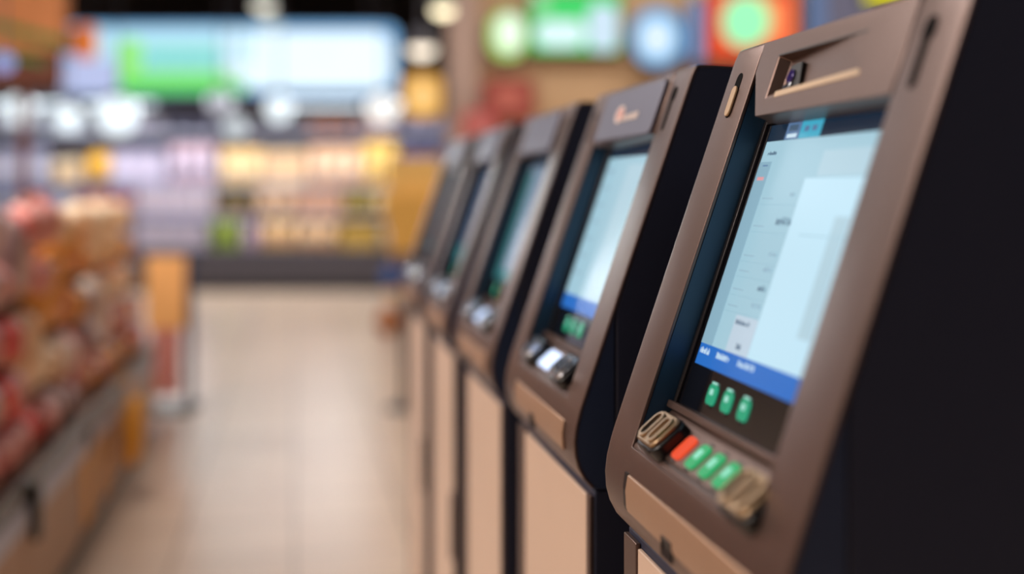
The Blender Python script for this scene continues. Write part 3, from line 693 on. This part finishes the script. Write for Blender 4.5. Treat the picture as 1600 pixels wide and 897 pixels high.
for nm, lb, px, col in (('orange_sack', 'orange sack on the floor before the yellow display stand', 606, (190, 115, 60)), ('purple_sack', 'purple sack on the floor before the yellow display stand', 655, (100, 62, 110))):
    o = link(nm, sphere_bm(.13, 3, (.8, .8, 1.1), .25, px, .143), mat(nm + '_cloth', srgb(*col), .7), smooth=True); tag(o, lb, 'sack'); o.location = B(lat_of(px, 11.2), 11.2, 0)
pb = placedB('queue_post', 'slim black post standing on the floor beyond the last kiosk', 'barrier post', lat_of(632, 7.4), 7.4, 0)
bm = bmesh.new(); lathe(bm, [(.13, 0), (.13, .012), (.05, .03), (.022, .045)], n=24); link('foot', bm, M['dark'], pb, smooth=True)
bm = bmesh.new(); lathe(bm, [(.020, .0455), (.020, .70)], n=16); link('pole', bm, M['dark'], pb, smooth=True)
bm = bmesh.new(); lathe(bm, [(.032, .7005), (.032, .76), (.02, .775)], n=16); link('cap', bm, M['bezel'], pb, smooth=True)

# ------------------------------------------------------------------ LEFT DISPLAY STAND
SXF = -0.80; Y0, Y1 = 2.3, 6.95
M['base_tan'] = mat('base_tan', srgb(176, 140, 112), .5, scale=4, var=.1); M['poster'] = mat('poster_amber', srgb(235, 165, 70), .5, var=.1)
st = thing('display_stand', 'long stepped display stand with tan base and black rail, heaped with packs', 'display stand', (SXF - .35, (Y0 + Y1) / 2, 0))
def SP(name, m, par, *bx, bevel=0.0):
    bm = bmesh.new()
    for (x0, x1, y0, y1, z0, z1) in bx: box(bm, x0 - (SXF - .35), x1 - (SXF - .35), y0 - (Y0 + Y1) / 2, y1 - (Y0 + Y1) / 2, z0, z1)
    return link(name, bm, m, par, bevel=bevel)
SP('plinth', M['dark'], st, (SXF - .68, SXF - .02, Y0 + .02, Y1 - .02, 0, .0595))
SP('base_core', M['rack_dark'], st, (SXF - .7, SXF - .021, Y0, Y1, .06, .4695))
ys = [Y0, 3.0, 3.72, 4.7, 5.66, Y1]
for a, b_ in zip(ys, ys[1:]):
    pn = SP('base_panel', M['base_tan'], st, (SXF - .0205, SXF, a + .006, b_ - .006, .062, .375), bevel=.003)
for a in (4.66, 5.1, 5.62):
    SP('amber_poster', M['poster'], st, (SXF + .0005, SXF + .006, a, a + .16, .09, .36))
SP('rail', M['black'], st, (SXF - .010, SXF + .012, Y0, Y1, .47, .535), bevel=.006)
for a, b_ in ((Y0 + .05, 3.66), (3.80, 4.66), (4.82, 5.62), (5.72, 6.88)):
    SP('price_holder', M['strip'], st, (SXF + .001, SXF + .014, a, b_, .385, .462), bevel=.002)
SP('rail_clip', M['black'], st, (SXF + .0145, SXF + .04, 3.70, 3.76, .33, .50), bevel=.005)
steps = [(SXF - .045, .50), (SXF - .06, .668), (SXF - .08, .836), (SXF - .10, 1.004), (SXF - .12, 1.172)]
for k, (x, z) in enumerate(steps):
    SP('step', M['base_tan'], st, (SXF - .62, x - (.19 if k else 0.0), Y0 + .03, Y1 - .03, z - .010 + (0.0 if k else .0005), z), bevel=.002)
SP('back_board', M['rack_back'], st, (SXF - .64, SXF - .6205, Y0 + .03, Y1 - .03, .4705, 1.30))
for y in (Y0 + .0, Y1 - .03):
    SP('end_panel', M['rack_dark'], st, (SXF - .62, SXF - .34, y, y + .029, .4705, 1.25), bevel=.003)
# packs and fruit on the steps
PACK = {
 'pink': (mottled('pack_pink', [(232, 165, 152), (220, 140, 132), (240, 190, 172), (205, 85, 78), (235, 172, 160)], 14), 'pink mottled pack'),
 'cream': (mottled('pack_cream', [(252, 222, 178), (250, 205, 160), (253, 232, 200), (238, 180, 145)], 12), 'cream pack'),
 'red': (mottled('pack_red', [(225, 55, 48), (235, 85, 72), (190, 38, 36), (240, 150, 128)], 12), 'red pack'),
 'orange': (mottled('pack_orange', [(235, 145, 50), (245, 170, 80), (215, 110, 45), (240, 190, 130)], 10), 'orange pack'),
 'mauve': (mottled('pack_mauve', [(200, 162, 154), (180, 150, 152), (215, 175, 162), (170, 110, 98)], 12), 'greyish mauve pack'),
 'dark': (mottled('pack_dark', [(90, 25, 25), (60, 30, 40), (120, 40, 30)], 10), 'dark wine-red pack'),
 'white': (mottled('pack_white', [(245, 225, 210), (235, 205, 190), (250, 235, 220), (225, 150, 130)], 12), 'whitish pack'),
}
def pack_bm(variant):
    if variant == 0:     # pillow pack with gathered top
        bm = sphere_bm(.105, 3, (.72, 1.0, 1.0), .22, 3, .100)
        lathe(bm, [(.022, .185), (.014, .205), (.03, .228), (.034, .232)], n=10); return bm
    if variant in (1, 3): return sphere_bm(.088, 3, (.85, 1.12, .86), .30, 9 + variant, .073)
    bm = bmesh.new(); N = 9; rows = []
    for j in range(N + 1):
        t = j / N; dd = .075 * max(.08, math.sin(PI * t) ** .55); ww = .1 * (1 - .12 * math.sin(PI * t))
        rows.append([bm.verts.new((dd * math.cos(2 * PI * k / 16), ww * math.sin(2 * PI * k / 16) , .155 * t)) for k in range(16)])
    for a, b2 in zip(rows, rows[1:]):
        for k in range(16): bm.faces.new((a[k], a[(k + 1) % 16], b2[(k + 1) % 16], b2[k]))
    bm.faces.new(rows[0][::-1]); bm.faces.new(rows[-1]); return bm
packs = {}; LAST = [None]
def grid_col(k, y):
    # colour layout read off the photograph, by step and distance
    r = random.Random(int(k * 1000 + y * 10))
    if k == 4: return r.choice(['mauve', 'pink', 'pink']) if y < 4.9 else r.choice(['cream', 'orange', 'cream'])
    if k == 3: return r.choice(['mauve', 'pink', 'pink']) if y < 4.6 else r.choice(['dark', 'orange', 'dark', 'white'])
    if k == 2: return r.choice(['pink', 'cream', 'pink', 'red']) if y < 4.2 else 'white' if y < 4.5 else r.choice(['orange', 'dark', 'pink']) if y < 5.6 else r.choice(['orange', 'cream'])
    if k == 1: return r.choice(['red', 'cream', 'pink', 'mauve', 'white']) if y < 4.4 else r.choice(['white', 'pink', 'mauve', 'cream']) if y < 5.5 else r.choice(['pink', 'mauve', 'orange'])
    return r.choice(['red', 'pink', 'red', 'dark', 'pink']) if y < 4.0 else r.choice(['pink', 'pink', 'mauve', 'red', 'orange'])
SN = ['bottom', 'second', 'third', 'fourth', 'top']
def put_pack(col, var, loc, rz, label, group, sc=1.0):
    key = (col, var)
    if key not in packs:
        bm_ = pack_bm(var)
        for ax, size in ((0, .15), (1, .18), (2, .158 if var else .20)):
            lo = min(v.co[ax] for v in bm_.verts); hi = max(v.co[ax] for v in bm_.verts)
            for v in bm_.verts: v.co[ax] = (v.co[ax] - lo) / (hi - lo) * size - (0 if ax == 2 else size / 2)
        packs[key] = link('snack_pack', bm_, PACK[col][0], smooth=True); o = packs[key]
    else:
        o = packs[key].copy(); C.objects.link(o)
    LAST[0] = o; o.location = loc; o.rotation_euler = (0, 0, rz); o.scale = (sc, sc, sc); tag(o, label, 'pack', group)
BIG = [(3, 6.45, 'cream', 'large cream pack at the far top corner of the left heap'), (3, 5.85, 'cream', 'large cream pack high in the left heap beside the large orange one'), (3, 5.25, 'orange', 'large orange pack high in the middle of the left heap'),
       (2, 3.52, 'pink', 'large pink mottled pack at the near end of the left heap'), (1, 4.32, 'cream', 'large cream pack low in the middle of the left heap'),
       (0, 5.05, 'pink', 'large pink mottled pack resting just above the black rail, mid stand'), (3, 4.25, 'mauve', 'large greyish mauve pack high at the near end of the heap'),
       (1, 5.72, 'white', 'large whitish pack low at the far end of the left heap'), (0, 3.35, 'red', 'large red pack resting just above the black rail, near end'),
       (2, 4.82, 'orange', 'large orange pack in the third row of the left heap')]
for k, y, c, lb in BIG:
    x, z = steps[k]
    put_pack(c, 3, (x - .095, y, z + .003), .1, lb, None, 1.0)
    LAST[0].scale = (1.25, 1.75, 2.0)
for k, (x, z) in enumerate(steps):
    y = 2.62 + (k % 2) * .09
    while y < Y1 - .12:
        if any(k in (K_, K_ + 1) and abs(y - Y_) < .245 for K_, Y_, _c, _l in BIG): y += .06; continue
        c = grid_col(k, y); rr = random.Random(int(y * 77 + k)); var = rr.choice([0, 1, 1] if k == 4 else [1, 2, 1])
        part_ = 'near end' if y < 4.2 else 'middle' if y < 5.4 else 'far end'
        sc_ = rr.uniform(.93, 1.0) if k < 4 else rr.uniform(1.0, 1.15)
        put_pack(c, var, (x - .062 + rr.uniform(-.012, .012), y, z + .002), rr.uniform(-.12, .12), '%s in the %s row of the left heap, towards its %s' % (PACK[c][1], SN[k], part_), '%ss in the %s row, %s' % (PACK[c][1], SN[k], part_), sc_)
        y += .186 if k < 4 else .215
# things beyond the stand
M['amber'] = mat('amber_card', srgb(250, 182, 112), .55, var=.1, scale=6)
PD = 7.3
ps = placedB('promotion_stand', 'upright stand with plain orange board and dark side post beyond the heaped display', 'promotion stand', lat_of(260, PD), PD, 0)
part('orange_board', M['amber'], ps, (-.13, .12, 0, .05, .52, .98), bevel=.008)
part('lower_board', mat('dusty_pink_board', srgb(205, 130, 120), .6), ps, (-.10, .08, 0.005, .045, .10, .5195), bevel=.008)
part('post', M['navy_and_sheen'], ps, (.125, .165, 0, .05, .03, 1.02), bevel=.006)
part('foot', M['dark'], ps, (-.14, .18, -.12, .18, 0, .0295), bevel=.006)
M['ybag'] = mat('yellow_bag_cloth', srgb(245, 170, 15), .5, var=.05)
hb = thing('hanging_bag', 'bright yellow bag hanging from the rail of the left display', 'bag', (SXF + .082, 5.48, .17))
bm = bmesh.new(); N = 8; rows = []
for j in range(N + 1):
    t = j / N; bulge = .60 + .40 * math.sin(PI * min(1, t * 1.1)) ** .6
    rows.append([bm.verts.new((.038 * bulge * math.copysign(abs(math.cos(a)) ** .6, math.cos(a)), .13 * (.8 + .2 * bulge) * math.copysign(abs(math.sin(a)) ** .6, math.sin(a)), .27 * t)) for a in [2 * PI * k / 20 for k in range(20)]])
for a, b2 in zip(rows, rows[1:]):
    for k in range(20): bm.faces.new((a[k], a[(k + 1) % 20], b2[(k + 1) % 20], b2[k]))
bm.faces.new(rows[0][::-1]); bm.faces.new(rows[-1]); link('pouch', bm, M['ybag'], hb, smooth=True)
for yy in (-.06, .06):
    part('strap', M['ybag'], hb, (-.022, -.016, yy - .008, yy + .008, .265, .372), (-.085, -.016, yy - .008, yy + .008, .3725, .377))
# hanging wooden canopy, top left, and its posts
CD = 8.6
M['wood'] = mat('orange_wood', srgb(205, 130, 75), .6, scale=5, var=.2); M['wood_dk'] = mat('dark_wood', srgb(115, 62, 42), .6, scale=5, var=.2); M['leafg'] = mat('green_stripe', srgb(55, 130, 55), .6)
cn = placedB('stall_canopy', 'orange-brown market stall canopy with green bands at the top left', 'stall canopy', lat_of(30, CD), CD, 2.1)
cx = lambda px: lat_of(px, CD) - lat_of(30, CD)
cz = lambda py: z_of(py, CD) - 2.1
part('fascia_board', M['wood'], cn, (cx(-160), cx(100), 0, .14, cz(82), cz(-90)), bevel=.02)
part('lower_beam', M['wood_dk'], cn, (cx(-160), cx(90), .02, .12, cz(134), cz(82) - .001), bevel=.02)
bm = bmesh.new()
for (a0, b0, a1, b1, w_) in ((-100, 8, 100, 62, .06), (-100, 62, 70, 92, .05)):
    x0_, z0_, x1_, z1_ = cx(a0), cz(b0), cx(a1), cz(b1)
    prism(bm, [(x0_, z0_), (x1_, z1_), (x1_, z1_ - w_), (x0_, z0_ - w_)], lambda p, q, d: Vector((p, d, q)), -.012, -.001)
link('green_band', bm, M['leafg'], cn)
part('post', M['wood_dk'], cn, (cx(26), cx(38), .03, .11, -2.1, cz(134) - .001), (cx(-158), cx(-146), .03, .11, -2.1, cz(134) - .001), bevel=.005)
o = globe_lamp(6, 98, 8.3, .07, 'small bluish lamp in front of the stall canopy at the left edge', (150, 165, 225), 1.0)

# ------------------------------------------------------------------ LIGHTS
def area(loc, rot, sx, sy, power, col):  # area lamps without fixtures, added to light the room
    l = bpy.data.lights.new('added_area_light', 'AREA'); l.shape = 'RECTANGLE'; l.size = sx; l.size_y = sy; l.energy = power; l.color = col
    o = bpy.data.objects.new('added_area_light', l); o.location = loc; o.rotation_euler = rot; C.objects.link(o); return o
area((-1.3, 2.8, 4.6), (0, 0, -TH), 2.0, 3.0, 14, (1, .9, .8))
area((-3.9, 1.2, 4.6), (0, math.radians(-25), -TH), 2.2, 3.0, 260, (1, .85, .73))  # added fill: brightens pedestals, chin and near floor
area((-1.9, 4.9, 4.6), (0, 0, -TH), 2.4, 2.6, 170, (1, .91, .85))
area((-1.6, 12.2, 4.6), (0, 0, -TH), 5, 2.5, 85, (.95, .95, 1))
area((-4.2, 4.6, 4.6), (0, 0, -TH), 2.4, 4.0, 150, (1, .88, .78))
area(B(1.8, 11.2, 4.6), (0, 0, -TH), 4, 2.0, 110, (1, .92, .84))
area(B(-3.9, 15.85, 2.66), (math.radians(-25), 0, -TH), 6.5, .18, 165, (.96, .97, 1))  # added under the rack canopy to brighten the goods
area((1.6, -1.6, 4.6), (0, 0, -TH), 2.5, 2.0, 24, (.78, .86, 1))  # added cool fill behind the camera for the dark side panels
w = bpy.data.worlds.new('shop_air'); bpy.context.scene.world = w; w.use_nodes = True
w.node_tree.nodes['Background'].inputs['Color'].default_value = (.9, .9, 1, 1); w.node_tree.nodes['Background'].inputs['Strength'].default_value = .2

# ------------------------------------------------------------------ CAMERA
cd = bpy.data.cameras.new('camera'); cam = bpy.data.objects.new('camera', cd); C.objects.link(cam)
cam.location = (0, 0, ZC); cam.rotation_euler = (PI / 2, 0, -TH)
cd.sensor_width = 36; cd.lens = FPX / 1600 * 36; cd.shift_y = -(448.5 - 300) / 1600
cd.clip_start = .02; cd.clip_end = 100
cd.dof.use_dof = True; cd.dof.focus_distance = 1.24; cd.dof.aperture_fstop = 1.25
sc = bpy.context.scene; sc.camera = cam
sc.view_settings.view_transform = 'Standard'; sc.view_settings.look = 'None'; sc.view_settings.gamma = 1; sc.view_settings.use_curve_mapping = False
sc.view_settings.exposure = 0.0
sc.cycles.use_denoising = True; sc.cycles.max_bounces = 6; sc.cycles.sample_clamp_indirect = 6
